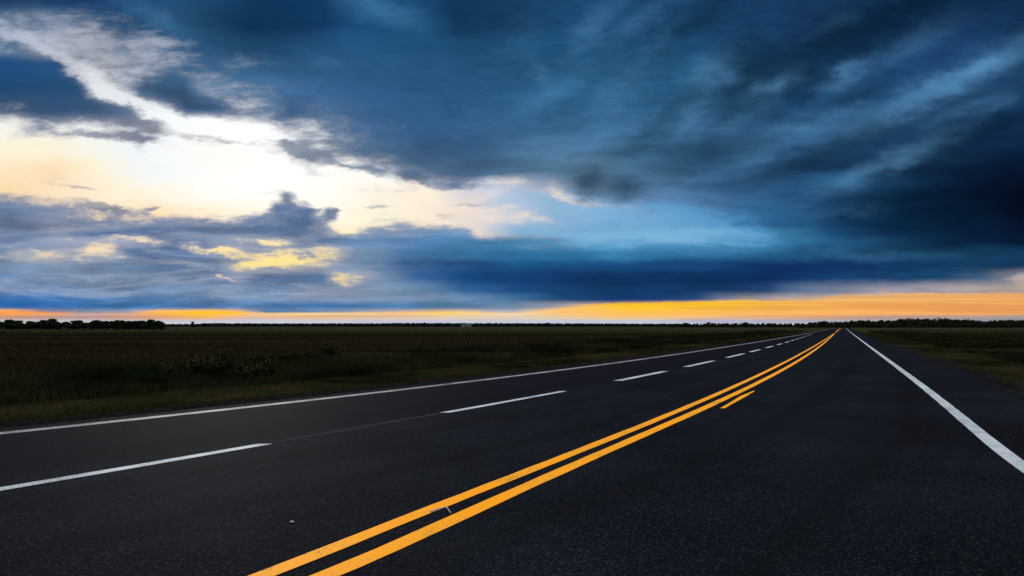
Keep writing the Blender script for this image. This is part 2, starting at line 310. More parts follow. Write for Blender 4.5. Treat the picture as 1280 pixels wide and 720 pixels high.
cloud_shaded = g.mixc(pale_f, cloud_shaded1, (lin(172), lin(180), lin(198), 1))
# thin milky veils in the bright break
veil = g.step(n_streak, 0.40, 0.75, 1.02, 0.95)
bandn = g.noise(g.xyz(g.mul(P, 1.6), g.mul(Q, 75.0), 31.0), 1.3, 6, 0.6, 0.3)
band_f = g.mul(g.step(bandn, 0.44, 0.62), g.step(Q, 0.075, 0.055))
clear_b = g.mixc(g.mul(band_f, 0.75), clear_col, g.mixc(1.0, clear_col, (0.80, 0.72, 0.86, 1), 'MULTIPLY'))
PUFFS = [(608, 272, 24, 7, 10, .6), (630, 264, 16, 5, -10, .45), (655, 276, 30, 5, 5, .45), (665, 228, 60, 5, 8, .6), (690, 243, 40, 5, 14, .55), (600, 247, 40, 7, -20, .35), (560, 262, 30, 8, 0, .35), (745, 254, 40, 4, 10, .35)]
BLUE_PUFFS = [(790, 297, 140, 7, 2, .6), (720, 262, 90, 9, 6, .35), (870, 290, 110, 5, 2, .4), (900, 262, 60, 5, -4, -.0)]
clear_p = g.mixc(g.m('MULTIPLY', strokes(PUFFS), g.step(n_fine, 0.3, 0.6, 0.5, 1.4), clamp=True), clear_b, (lin(246), lin(226), lin(208), 1))
clear_q = g.mixc(g.m('MULTIPLY', strokes(BLUE_PUFFS), 1.0, clamp=True), clear_p, (lin(138), lin(188), lin(220), 1))
clear_v = g.mixc(1.0, clear_q, g.xyz(g.m('POWER', veil, 0.5), veil, g.m('POWER', veil, 1.4)), 'MULTIPLY')
sky = g.mixc(alpha, clear_v, cloud_shaded)

# overhead and behind the camera: unseen broken sky, made brighter to light the road
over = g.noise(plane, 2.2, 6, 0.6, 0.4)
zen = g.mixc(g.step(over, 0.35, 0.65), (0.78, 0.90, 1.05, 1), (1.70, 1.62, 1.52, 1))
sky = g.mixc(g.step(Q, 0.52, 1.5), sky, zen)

nish = g.n('ShaderNodeTexSky', sky_type='NISHITA')
nish.sun_disc = False
nish.sun_elevation = math.radians(EL_SUN)
nish.sun_rotation = math.radians(AZ_SUN)
nish.air_density = 1.0; nish.dust_density = 2.0
bg_n = g.n('ShaderNodeBackground'); g.put(bg_n.inputs[0], nish.outputs[0])
# the physical sky shows through where the deck is open
g.put(bg_n.inputs[1], g.mul(g.sub(1.0, alpha), 0.0006))
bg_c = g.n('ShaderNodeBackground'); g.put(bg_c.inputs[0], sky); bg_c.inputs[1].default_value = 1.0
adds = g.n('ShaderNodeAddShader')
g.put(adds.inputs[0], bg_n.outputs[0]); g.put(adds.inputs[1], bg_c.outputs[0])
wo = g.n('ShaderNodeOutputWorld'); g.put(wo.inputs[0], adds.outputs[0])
world.cycles.sampling_method = 'MANUAL'; world.cycles.sample_map_resolution = 512

sun_d = bpy.data.lights.new("sun", 'SUN')
sun_d.energy = 0.6; sun_d.angle = math.radians(14); sun_d.color = (1.0, 0.93, 0.82)
sun = bpy.data.objects.new("sun", sun_d); COL.objects.link(sun)
e, a = math.radians(EL_SUN), math.radians(AZ_SUN)
to_sun = Vector((math.sin(a) * math.cos(e), math.cos(a) * math.cos(e), math.sin(e)))
sun.rotation_euler = to_sun.to_track_quat('Z', 'Y').to_euler()

# ------------------------------------------------------------------ materials
def material(name):
    m = bpy.data.materials.new(name); m.use_nodes = True
    h = G(m.node_tree)
    b = m.node_tree.nodes['Principled BSDF']
    return m, h, b

def bump(h, b, height, strength=0.5, dist=0.01):
    nd = h.n('ShaderNodeBump'); nd.inputs['Strength'].default_value = strength; nd.inputs['Distance'].default_value = dist
    h.put(nd.inputs['Height'], height); h.put(b.inputs['Normal'], nd.outputs[0])

def asphalt():
    m, h, b = material("asphalt")
    pos = h.n('ShaderNodeNewGeometry').outputs['Position']
    uv = h.n('ShaderNodeUVMap', uv_map='lane').outputs[0]
    s = h.n('ShaderNodeSeparateXYZ'); h.put(s.inputs[0], uv)
    lat, along = s.outputs[0], s.outputs[1]
    vor = h.n('ShaderNodeTexVoronoi'); h.put(vor.inputs['Vector'], pos); vor.inputs['Scale'].default_value = 68
    stone = h.n('ShaderNodeSeparateColor'); h.put(stone.inputs[0], vor.outputs['Color'])
    pale = h.step(stone.outputs[0], 0.86, 0.98)
    patch = h.noise(pos, 0.35, 6, 0.6)
    fine = h.noise(pos, 22.0, 5, 0.7)
    lng = h.noise(h.xyz(h.mul(lat, 1.0), h.mul(along, 0.03)), 2.2, 5, 0.6)
    c = h.mixc(h.step(patch, 0.3, 0.7), (0.0028, 0.0037, 0.0060, 1), (0.0062, 0.0080, 0.0120, 1))
    grain = h.noise(pos, 38.0, 3, 0.75)
    gr = h.step(grain, 0.32, 0.68, 0.25, 2.2, True)
    c = h.mixc(1.0, c, h.xyz(gr, gr, gr), 'MULTIPLY')
    c = h.mixc(h.mul(pale, 0.8), c, (0.030, 0.032, 0.037, 1))
    c = h.mixc(h.step(lng, 0.35, 0.7, 0.0, 0.35), c, (0.0040, 0.0048, 0.0070, 1))
    # the older, browner overlay of the outer lane, with wheel tracks and the joint beside it
    outer = h.step(h.add(lat, h.mul(h.sub(fine, 0.5), 0.10)), 3.50, 3.56, 1.0, 0.0)
    c = h.mixc(h.mul(outer, 0.85), c, h.mixc(fine, (0.0035, 0.0033, 0.0060, 1), (0.0076, 0.0073, 0.0128, 1)))
    wob = h.add(lat, h.mul(h.sub(patch, 0.5), 0.5))
    for centre, wd in ((1.0, 0.35), (2.75, 0.4), (4.9, 0.4), (6.6, 0.35), (9.0, 0.4), (10.8, 0.4)):
        d = h.m('ABSOLUTE', h.sub(wob, centre))
        c = h.mixc(h.step(d, 0.0, wd, 0.38, 0.0), c, (0.0035, 0.0040, 0.0055, 1))
    joint = h.m('ABSOLUTE', h.sub(h.add(lat, h.mul(h.sub(fine, 0.5), 0.06)), 3.53))
    c = h.mixc(h.step(joint, 0.008, 0.03, 0.75, 0.0), c, (0.0025, 0.0025, 0.003, 1))
    h.put(b.inputs['Base Color'], c)
    h.put(b.inputs['Roughness'], h.step(fine, 0.2, 0.8, 0.62, 0.85))
    b.inputs['Specular IOR Level'].default_value = 0.005
    hh = h.add(h.mul(h.m('SUBTRACT', 1.0, vor.outputs['Distance']), 0.7), h.mul(fine, 0.6))
    bump(h, b, hh, 0.9, 0.012)
    return m

def paint(name, c1, c2, wear=0.5):
    m, h, b = material(name)
    pos = h.n('ShaderNodeNewGeometry').outputs['Position']
    fine = h.noise(pos, 45.0, 6, 0.75); big = h.noise(pos, 1.3, 6, 0.65)
    c = h.mixc(h.step(big, 0.3, 0.7), c1, c2)
    t = h.add(h.mul(fine, 0.65), h.mul(big, 0.35))
    c = h.mixc(h.step(t, wear, wear + 0.10), c, (0.05, 0.05, 0.055, 1))
    h.put(b.inputs['Base Color'], c)
    b.inputs['Roughness'].default_value = 0.55
    b.inputs['Specular IOR Level'].default_value = 0.03
    bump(h, b, fine, 0.5, 0.006)
    return m

def soil(name, cols, sc=0.6, rough=0.95):
    m, h, b = material(name)
    pos = h.n('ShaderNodeNewGeometry').outputs['Position']
    n1 = h.noise(pos, sc, 8, 0.65); n2 = h.noise(pos, 9.0, 6, 0.7)
    c = h.mixc(h.step(n1, 0.3, 0.7), cols[0], cols[1])
    c = h.mixc(h.step(n2, 0.4, 0.75, 0.0, 0.6), c, cols[2])
    h.put(b.inputs['Base Color'], c)
    b.inputs['Roughness'].default_value = rough; b.inputs['Specular IOR Level'].default_value = 0.0
    bump(h, b, n2, 0.8, 0.04)
    return m

def field_mat():
    """farmland: drills and strips of stubble, fallow and pasture across the plain"""
    m, h, b = material("farmland")
    pos = h.n('ShaderNodeNewGeometry').outputs['Position']
    s = h.n('ShaderNodeSeparateXYZ'); h.put(s.inputs[0], pos)
    X, Y = s.outputs[0], s.outputs[1]
    n2 = h.noise(pos, 3.0, 7, 0.7)
    n3 = h.noise(h.xyz(h.mul(X, 0.01), h.mul(Y, 0.09)), 1.0, 7, 0.6)
    c = h.mixc(h.step(n3, 0.35, 0.65), (0.009, 0.0076, 0.004, 1), (0.017, 0.0125, 0.0066, 1))
    c = h.mixc(h.step(n2, 0.45, 0.75, 0.0, 0.6), c, (0.005, 0.006, 0.0025, 1))
    # pale pasture strip in the distance
    wobY = h.add(Y, h.mul(h.sub(n3, 0.5), 60))
    c = h.mixc(h.step(wobY, 150, 215), c, h.mixc(h.step(n3, 0.3, 0.7), (0.018, 0.020, 0.009, 1), (0.028, 0.030, 0.015, 1)))
    h.put(b.inputs['Base Color'], c)
    b.inputs['Roughness'].default_value = 1.0; b.inputs['Specular IOR Level'].default_value = 0.0
    bump(h, b, n2, 1.0, 0.15)
    return m

def foliage(name, c1, c2, c3):
    m, h, b = material(name)
    at = h.n('ShaderNodeAttribute', attribute_name='tone').outputs['Fac']
    pos = h.n('ShaderNodeNewGeometry').outputs['Position']
    n = h.noise(pos, 0.7, 5, 0.6)
    c = h.mixc(at, c1, c2)
    c = h.mixc(h.step(n, 0.4, 0.7), c, c3)
    h.put(b.inputs['Base Color'], c)
    b.inputs['Roughness'].default_value = 0.85; b.inputs['Specular IOR Level'].default_value = 0.0
    return m

M_ASPH = asphalt()
M_WHITE = paint("white_paint", (0.46, 0.52, 0.57, 1), (0.33, 0.37, 0.42, 1), 0.52)
M_WHITE_WORN = paint("worn_white_paint", (0.30, 0.29, 0.32, 1), (0.17, 0.17, 0.19, 1), 0.505)
M_YELLOW = paint("yellow_paint", (0.92, 0.325, 0.004, 1), (0.84, 0.35, 0.008, 1), 0.53)
M_YELLOW_DARK = paint("worn_yellow_paint", (0.85, 0.36, 0.020, 1), (0.70, 0.26, 0.015, 1), 0.60)
M_SHOULDER = soil("roadside_gravel", ((0.0035, 0.0035, 0.0035, 1), (0.006, 0.0052, 0.0045, 1), (0.012, 0.011, 0.010, 1)), 2.0)
M_FIELD = field_mat()
M_GRASS = foliage("verge_grass", (0.011, 0.013, 0.005, 1), (0.066, 0.054, 0.022, 1), (0.026, 0.031, 0.011, 1))
M_ROUGH = foliage("rough_herbage", (0.004, 0.005, 0.002, 1), (0.042, 0.038, 0.019, 1), (0.012, 0.020, 0.009, 1))
M_LEAF = foliage("leaves", (0.010, 0.014, 0.008, 1), (0.022, 0.030, 0.014, 1), (0.014, 0.020, 0.010, 1))
M_BARK = soil("bark", ((0.03, 0.024, 0.018, 1), (0.05, 0.04, 0.03, 1), (0.02, 0.016, 0.012, 1)), 4.0)
M_HAZYLEAF = foliage("haze_tinted_leaves", (0.012, 0.017, 0.024, 1), (0.020, 0.026, 0.034, 1), (0.015, 0.020, 0.030, 1))  # blue of distance haze put into the leaf colour
M_SEED = soil("dry_seed_heads", ((0.022, 0.022, 0.010, 1), (0.036, 0.034, 0.016, 1), (0.014, 0.014, 0.008, 1)), 5.0)
M_PALE = soil("pale_litter", ((0.30, 0.34, 0.36, 1), (0.42, 0.46, 0.48, 1), (0.20, 0.22, 0.25, 1)), 8.0, 0.6)

# ------------------------------------------------------------------ ground, road and its paint
def curve_xy(samples, far=620.0, near=None):
    """road line as X(Y): through the surveyed points, straight ahead beyond them"""
    pts = [ground_at(u, v) for u, v in samples]
    ys = np.array([p[1] for p in pts]); xs = np.array([p[0] for p in pts])
    o = np.argsort(ys); ys, xs = ys[o], xs[o]
    # smooth cubic in log-distance of the bearing x/y keeps the line fair
    deg = 4 if len(ys) > 7 else 3
    w = np.ones(len(ys)); w[-1] = 0.6
    co = np.polyfit(1.0 / ys, xs / ys, deg, w=w)
    y1 = ys[0]
    def f(y):
        y = np.asarray(y, float)
        inner = np.maximum(y, y1)
        val = np.polyval(co, 1.0 / inner) * inner
        d = (np.polyval(co, 1.0 / (y1 + .4)) * (y1 + .4) - np.polyval(co, 1.0 / y1) * y1) / .4
        return np.where(y < y1, val + (y - y1) * d, val)
    return f

LEFT = curve_xy([(0,542),(160,525),(320,508),(480,489.5),(640,471),(720,460),(800,449),(880,437.5),(960,426.2),(1000,418.5),(1024,413.0)])
YU = curve_xy([(328,720),(480,659),(640,597.5),(737,560),(800,532),(880,498),(960,463.2),(985,451.5),(1000,444),(1020,433),(1030,425.8),(1037,419.5),(1044,412.5)])
YL = curve_xy([(406,720),(560,653),(640,616),(771,560),(850,522),(960,471.8),(985,459),(1000,450),(1020,437),(1030,429),(1038,421.5),(1045,413.5)])
RIGHT = curve_xy([(1280,583.8),(1253.3,564),(1208.9,528.5),(1164.4,491.6),(1120,456.8),(1088,435),(1063.7,414.6),(1055,410.2)])
DASH = curve_xy([(0,612),(160,584),(335,555),(557,516),(706,489),(766,476),(830,464),(858,458.5),(895,450.5),(930,442.5),(951,437),(978.5,429.7),(988.7,425.8),(1010,418.8),(1022,415)])

def offset(f, d):
    """line parallel to f, d metres to its right"""
    def gfn(y):
        y = np.asarray(y, float)
        s = (f(y + .3) - f(y)) / .3
        return f(y) + d * np.sqrt(1 + s * s)
    return gfn

Y_ST = np.concatenate([np.arange(-30, 0, 2.0), np.arange(0, 30, 0.5), np.arange(30, 80, 1.5), np.arange(80, 200, 5), np.arange(200, 641, 20)])

def strip(name, f0, f1, z, mat, ys=Y_ST, n=1, lane_ref=None, jag=0.0, zfun=None):
    a_, b_ = f0(ys), f1(ys)
    verts = []; faces = []; uvs = []
    for i, y in enumerate(ys):
        ja, jb = (random.uniform(-jag, jag), random.uniform(-jag, jag)) if jag else (0, 0)
        for j in range(n + 1):
            t = j / n
            x = (a_[i] + ja) * (1 - t) + (b_[i] + jb) * t
            zz = z if zfun is None else z + zfun(t)
            verts.append((x, y, zz))
    for i in range(len(ys) - 1):
        for j in range(n):
            k0 = i * (n + 1) + j
            faces.append((k0, k0 + 1, k0 + n + 2, k0 + n + 1))
    o = mesh_object(name, verts, faces, mat)
    if lane_ref is not None:
        me = o.data; uvl = me.uv_layers.new(name='lane')
        sl = (LEFT(np.array([v[1] for v in verts]) + .3) - LEFT(np.array([v[1] for v in verts]))) / .3
        latv = (np.array([v[0] for v in verts]) - LEFT(np.array([v[1] for v in verts]))) / np.sqrt(1 + sl * sl)
        for lp in me.loops:
            uvl.data[lp.index].uv = (latv[lp.vertex_index], verts[lp.vertex_index][1] * 1.13)
    return o

ROAD_L, ROAD_R = offset(LEFT, -0.62), offset(RIGHT, 1.95)
# one great ground sheet, fine near the road, out past the horizon
def graded(lo, hi, centre, fine):
    out = [centre]
    for sgn in (1, -1):
        p, st = centre, fine
        lim = hi if sgn > 0 else lo
        while (p - lim) * sgn < 0:
            p += sgn * st
            if abs(p - centre) > 60: st *= 1.25
            out.append(p if (p - lim) * sgn < 0 else lim)
    return np.array(sorted(set(out)))
gx = graded(-9000, 9000, 0, 3.0); gy = graded(-3000, 12000, 20, 3.0)
XX, YY = np.meshgrid(gx, gy)
ZZ = np.full(XX.shape, -0.10)
co = np.stack([XX.ravel(), YY.ravel(), ZZ.ravel()], 1)
nx, ny = len(gx), len(gy)
ii, jj = np.meshgrid(np.arange(nx - 1), np.arange(ny - 1))
k0 = (jj * nx + ii).ravel()
ground = np_mesh("ground", co, np.stack([k0, k0 + 1, k0 + nx + 1, k0 + nx], 1), M_FIELD)
tag(ground, kind="structure")

road = strip("road", ROAD_L, ROAD_R, 0.0, M_ASPH, n=24, lane_ref=True)
# asphalt side faces so that the road is a slab with an edge
tag(road, kind="structure")
def bank(t): return -0.12 * t
sh_l = strip("road_shoulder", offset(LEFT, -2.6), offset(LEFT, -0.60), -0.02, M_SHOULDER, n=6, jag=0.05, zfun=lambda t: -0.10 * (1 - t) - 0.004)
sh_r = strip("road_shoulder", offset(RIGHT, 1.93), offset(RIGHT, 2.7), -0.02, M_SHOULDER, n=4, jag=0.05, zfun=lambda t: -0.10 * t - 0.004)
for o in (sh_l, sh_r): tag(o, kind="structure")

def line(name, f, w, mat, y0, y1, step=0.4, z=0.004, jag=0.006):
    ys = [y0]
    while ys[-1] < y1:
        ys.append(ys[-1] + (step if ys[-1] < 60 else step * 6))
    ys[-1] = y1
    o = strip(name, offset(f, -w / 2), offset(f, w / 2), z, mat, ys=np.array(ys), n=1, jag=jag)
    tag(o, kind="structure")
    return o
line("road_edge_line", LEFT, 0.26, M_WHITE_WORN, -25, 560)
line("road_edge_line", RIGHT, 0.19, M_WHITE, -25, 560)
line("centre_line", YU, 0.155, M_YELLOW, -25, 560)
line("centre_line", YL, 0.165, M_YELLOW, -25, 560)
for v0, v1 in ((700, 555), (516, 489), (476, 464), (458.5, 451), (447, 442), (440, 437), (434.8, 432.6), (431, 429.5),
               (428.2, 427.0), (426, 425.1), (424.3, 423.6), (422.9, 422.3), (421.7, 421.2), (420.6, 420.2), (419.7,419.3),(418.9,418.5),(418.1,417.8)):
    y0, y1 = ground_at(640, v0)[1], ground_at(640, v1)[1]
    line("lane_dash", DASH, 0.17 if v0 > 480 else 0.24, M_WHITE if v0 > 420 else M_WHITE_WORN, y0, y1, step=0.35)
# faint ghost of the scrubbed-out lane line between the first two dashes
line("old_lane_line", DASH, 0.10, soil("ghost_paint", ((0.045, 0.046, 0.05, 1), (0.035, 0.036, 0.04, 1), (0.02, 0.02, 0.022, 1)), 6.0), ground_at(640, 554)[1], ground_at(640, 517)[1], step=0.3)
# short stray yellow stroke right of the centre lines
pa = [ground_at(900, 510.5), ground_at(912, 503.5), ground_at(926, 495), ground_at(942, 488.5)]
pb = [ground_at(906, 510.5), ground_at(920, 502.5), ground_at(933, 495.5), ground_at(943.5, 489)]
o = mesh_object("stray_paint_stroke", [(x, y, 0.004) for x, y in pa] + [(x, y, 0.004) for x, y in pb],
                [(i, i + 4, i + 5, i + 1) for i in range(3)], M_YELLOW)
tag(o, kind="structure")

# ------------------------------------------------------------------ grass
def in_view(x, y, margin=1.25):
    return (y > 1.5) & (np.abs(x) < y * 0.75 * margin + 3)

def blades(name, X, Y, height, width, lean, mat, z0=-0.10, tone=None):
    n = len(X)
    ang = rng.uniform(0, 2 * np.pi, n)
    wx, wy = np.cos(ang) * width / 2, np.sin(ang) * width / 2
    la = rng.uniform(0, 2 * np.pi, n); lx, ly = np.cos(la) * lean * height, np.sin(la) * lean * height
    base = np.stack([X, Y, np.full(n, z0)], 1)
    z = np.zeros(n)
    v0 = base + np.stack([-wx, -wy, z], 1); v1 = base + np.stack([wx, wy, z], 1)
    mid = base + np.stack([lx * .35, ly * .35, height * .6], 1)
    v2 = mid + np.stack([wx * .75, wy * .75, z], 1); v3 = mid - np.stack([wx * .75, wy * .75, z], 1)
    tip = base + np.stack([lx, ly, height], 1)
    co = np.stack([v0, v1, v2, v3, tip], 1).reshape(-1, 3)
    k = np.arange(n) * 5
    tri = np.concatenate([np.stack([k, k + 1, k + 2], 1), np.stack([k, k + 2, k + 3], 1), np.stack([k + 3, k + 2, k + 4], 1)])
    tone = rng.uniform(0, 1, n) if tone is None else tone
    return np_mesh(name, co, tri, mat, np.repeat(tone, 5))

def scatter(f, d0, d1, ymin, ymax, n, side, power=2.0):
    """points between d0 and d1 metres outside line f, thinning with distance"""
    t = rng.uniform(0, 1, n)
    y = ymin * (ymax / ymin) ** t
    d = rng.uniform(d0, d1, n)
    s = (f(y + .3) - f(y)) / .3
    x = f(y) + side * d * np.sqrt(1 + s * s)
    return x, y

def clump(x, y, sc, seed):
    """cheap smooth value noise for patchiness, 0..1"""
    r = np.random.default_rng(seed)
    tot = np.zeros(len(x))
    for o_ in range(4):
        a_, b_, c_, d_ = r.uniform(-1, 1, 4) * 2 / sc
        tot += np.sin(x * a_ + y * b_ + r.uniform(0, 6)) * np.sin(x * c_ + y * d_ + r.uniform(0, 6))
    return np.clip(tot / 4 + .5, 0, 1)

# mown olive band beside the left shoulder
for (f, side, d0, d1, y0, y1, n, hmin, hmax, mat, nm, edge) in (
    (LEFT, -1, 2.3, 4.9, 6, 160, 150000, 0.05, 0.16, M_GRASS, "verge_grass", .35),
    (LEFT, -1, 4.7, 15.0, 7, 220, 170000, 0.16, 0.50, M_ROUGH, "rough_grass", 0.0),
    (RIGHT, 1, 2.1, 5.2, 6, 160, 110000, 0.04, 0.13, M_GRASS, "verge_grass", .3),
    (RIGHT, 1, 5.0, 16.0, 7, 220, 90000, 0.10, 0.34, M_ROUGH, "rough_grass", 0.0)):
    x, y = scatter(f, d0, d1, y0, y1, n, side)
    keep = in_view(x, y)
    if edge:   # ragged edge on the road side
        s = (f(y + .3) - f(y)) / .3
        d = (x - f(y)) * side / np.sqrt(1 + s * s)
        keep &= (d - d0) > edge * (clump(x, y, .8, 5) * 2.6 - .5 + rng.uniform(-.9, .4, n))
    x, y = x[keep], y[keep]
    cl = clump(x, y, 3.0, 3)
    dist = np.hypot(x, y)
    cl = np.clip(.55 * cl + .6 * clump(x, y, 0.8, 17) - .05, 0, 1)
    hgt_ = (hmin + (hmax - hmin) * cl ** 1.5 * rng.uniform(.4, 1.5, len(x)))
    wdt = 0.004 + dist * 0.0007
    tone = np.clip((clump(x, y, 4.0, 9) - .35) * 1.6 * rng.uniform(.3, 1.3, len(x)) + .35 * (clump(x, y, .9, 12) - .5), 0, 1)
    o = blades(nm, x, y, hgt_, wdt, rng.uniform(.1, .7, len(x)), mat, tone=tone)
    tag(o, kind="stuff")
    if nm == "verge_grass":
        tag(o, "short olive grass band along the %s shoulder of the road" % ("left" if side < 0 else "right"), "grass")
    else:
        tag(o, "dark rough grass between the %s verge and the field" % ("left" if side < 0 else "right"), "grass")

# loose gravel and crumbled asphalt along both edges of the road
def gravel(f, side, d0, d1, n, ymax, label):
    x, y = scatter(f, d0, d1, 5, ymax, n, side)
    k_ = in_view(x, y); x, y = x[k_], y[k_]; m_ = len(x)
    sz = rng.uniform(.004, .016, m_) * (1 + np.hypot(x, y) * .02)
    base = np.array([(1, 0, 0), (0, 1, 0), (-1, 0, 0), (0, -1, 0), (0, 0, .8), (0, 0, -.8)])
    jit = rng.uniform(.6, 1.4, (m_, 6, 1))
    z = np.where((side * (x - f(y))) < (0.62 if side < 0 else 1.95) + .02, 0.006, -0.03)
    co = (base[None] * jit * sz[:, None, None] + np.stack([x, y, z + sz * .3], 1)[:, None, :]).reshape(-1, 3)
    q = np.arange(m_)[:, None] * 6
    tr = np.array([(0, 1, 4), (1, 2, 4), (2, 3, 4), (3, 0, 4), (1, 0, 5), (2, 1, 5), (3, 2, 5), (0, 3, 5)])
    o = np_mesh("gravel", co, (q[:, :, None] + tr[None]).reshape(-1, 3), M_STONE)
    tag(o, label, "gravel", kind="stuff")
M_STONE = soil("crushed_stone", ((0.018, 0.018, 0.020, 1), (0.034, 0.033, 0.034, 1), (0.010, 0.010, 0.011, 1)), 30.0)
gravel(LEFT, -1, 0.45, 1.5, 9000, 60, "loose crushed stone along the left edge of the asphalt")
gravel(RIGHT, 1, 1.6, 2.8, 9000, 60, "loose crushed stone along the right edge of the asphalt")

# field stubble out to a few hundred metres, both sides
t = rng.uniform(0, 1, 130000)
y = 14 * (330 / 14) ** t
x = rng.uniform(-1.0, 1.0, len(y)) * (y * 0.9 + 4)
ok = ((x < offset(LEFT, -14)(y)) | (x > offset(RIGHT, 15)(y))) & in_view(x, y)
x, y = x[ok], y[ok]
row = np.clip(clump(x * .15, y, 6.0, 21), 0, 1)
o = blades("field_stubble", x, y, (0.08 + .12 * row) * rng.uniform(.5, 1.2, len(x)), 0.005 + np.hypot(x, y) * .0005, rng.uniform(.1, .6, len(x)),
           foliage("stubble", (0.0045, 0.0042, 0.0022, 1), (0.017, 0.0135, 0.0070, 1), (0.006, 0.0075, 0.0034, 1)), tone=row)
tag(o, "brown stubble and low growth covering the open fields", "stubble", kind="stuff")

# ------------------------------------------------------------------ weeds that stand out on the left verge
def weed(label, u, v, h, kind, seed, cat="weed", group=None):
    r = np.random.default_rng(seed)
    gxp, gyp = ground_at(u, v)
    root = bpy.data.objects.new("tall_weed" if kind == 'stalk' else "leafy_bush", None); COL.objects.link(root)
    root.location = (gxp, gyp, -0.10)
    tag(root, label, cat, group)
    stalk = kind == 'stalk'
    lv, lf, lt = [], [], []
    def tube(name, pts, rads, mat, parent, sides=5):
        vs, fs = [], []
        for p, rr in zip(pts, rads):
            for j in range(sides):
                a_ = j * 2 * np.pi / sides
                vs.append((p[0] + math.cos(a_) * rr, p[1] + math.sin(a_) * rr, p[2]))
        for i in range(len(pts) - 1):
            for j in range(sides):
                fs.append((i * sides + j, i * sides + (j + 1) % sides, (i + 1) * sides + (j + 1) % sides, (i + 1) * sides + j))
        fs.append(tuple(range(sides))[::-1]); fs.append(tuple((len(pts) - 1) * sides + j for j in range(sides)))
        return mesh_object(name, vs, fs, mat, parent)
    for i in range(6 if stalk else 9):
        p = np.array([r.normal(0, .18), r.normal(0, .18), 0.0]) * (1 if stalk else 1.5)
        hh = h * r.uniform(.55, 1.0)
        lean = np.array([r.normal(0, .12), r.normal(0, .12), 0]) * h * (1 if stalk else 1.8)
        ts = np.linspace(0, 1, 7)
        pts = [p + lean * t1 * t1 + np.array([0, 0, hh * t1]) for t1 in ts]
        st = tube("stem", pts, [0.010 * (1 - .6 * t1) for t1 in ts], M_ROUGH, root)
        for a0, a1 in zip(pts[:-1], pts[1:]):
            for _ in range(9 if stalk else 42):
                a_ = r.uniform(0, 2 * np.pi); L = r.uniform(.05, .14)
                c = a0 + (a1 - a0) * r.uniform() + (np.array([r.normal(0, .09), r.normal(0, .09), r.normal(0, .05)]) if not stalk else 0)
                dv = np.array([np.cos(a_), np.sin(a_), r.uniform(-.2, .7)]) * L
                sd = np.array([-np.sin(a_), np.cos(a_), 0]) * L * .28
                k = len(lv); lv.extend([c, c + dv * .5 + sd, c + dv, c + dv * .5 - sd]); lf.append((k, k + 1, k + 2, k + 3)); lt.extend([r.uniform(.0, .5) if stalk else r.uniform(.05, .4)] * 4)
        if stalk:
            top = pts[-1]; n_ = 9
            hp = [top + lean * .1 * q_ + np.array([0, 0, -.10 + .24 * q_]) for q_ in np.linspace(0, 1, n_)]
            tube("seed_head", hp, [0.026 * math.sin(math.pi * (.08 + .86 * q_)) * r.uniform(.6, 1.25) + .003 for q_ in np.linspace(0, 1, n_)], M_SEED, st, 7)
    lo = np_mesh("foliage", np.array(lv), np.array(lf), M_GRASS, np.array(lt)); lo.parent = root

weed("tall pale seeding weed on the left verge, leftmost of the tall stalks", 271, 462, 1.05, 'stalk', 1)
weed("tall seeding weed just right of the leftmost stalks on the left verge", 287, 464, 0.85, 'stalk', 2)
weed("single thin seeding weed standing left of the bushy clump on the verge", 342, 458, 0.95, 'stalk', 3)
weed("short seeding weed between the thin stalks and the yellow-green bush", 382, 452, 0.80, 'stalk', 4)
weed("small upright weed farther along the left verge, rightmost of the stalks", 528, 440, 0.95, 'stalk', 5)
weed("broad dark bush at the left of the verge beneath the tall stalks", 245, 468, 0.70, 'bush', 6, "bush")
weed("yellow-green leafy bush rising above the rough grass of the left verge", 415, 447, 0.85, 'bush', 7, "bush")
weed("low dark green bush below the thin seeding weed on the left verge", 330, 470, 0.62, 'bush', 8, "bush")

# ------------------------------------------------------------------ trees
def crown_mesh(seed, h, w, n=2600, leaf=0.30, trunk_h=0.9, low=False):
    r = np.random.default_rng(seed)
    lobes = []
    for i in range(r.integers(9, 14)):
        a_ = r.uniform(0, 2 * np.pi); rr = r.uniform(0, .34) * w
        z = r.uniform(.05 if low else .15, .86) * h
        sh = 1.0 - .65 * max(0, (z / h - .45)) 
        lobes.append((rr * np.cos(a_) * sh, rr * np.sin(a_) * sh, z, r.uniform(.17, .27) * w * sh))
    lobes = np.array(lobes)
    pick = r.integers(0, len(lobes), n)
    d = r.normal(size=(n, 3)); d /= np.linalg.norm(d, axis=1)[:, None]
    rad = lobes[pick, 3] * r.uniform(.45, 1.08, n) ** .6
    c = lobes[pick, :3] + d * rad[:, None] * np.array([1, 1, .85])
    c[:, 2] = np.maximum(c[:, 2], trunk_h * .5)
    a1 = r.normal(size=(n, 3)); a1 /= np.linalg.norm(a1, axis=1)[:, None]
    a2 = np.cross(a1, r.normal(size=(n, 3))); a2 /= np.linalg.norm(a2, axis=1)[:, None]
    s = leaf * r.uniform(.5, 1.3, n)[:, None]
    co = np.stack([c - a1 * s, c + a2 * s * .6, c + a1 * s, c - a2 * s * .6], 1).reshape(-1, 3)
    k = np.arange(n) * 4
    return co, np.stack([k, k + 1, k + 2, k + 3], 1), np.repeat(r.uniform(0, 1, n), 4), lobes

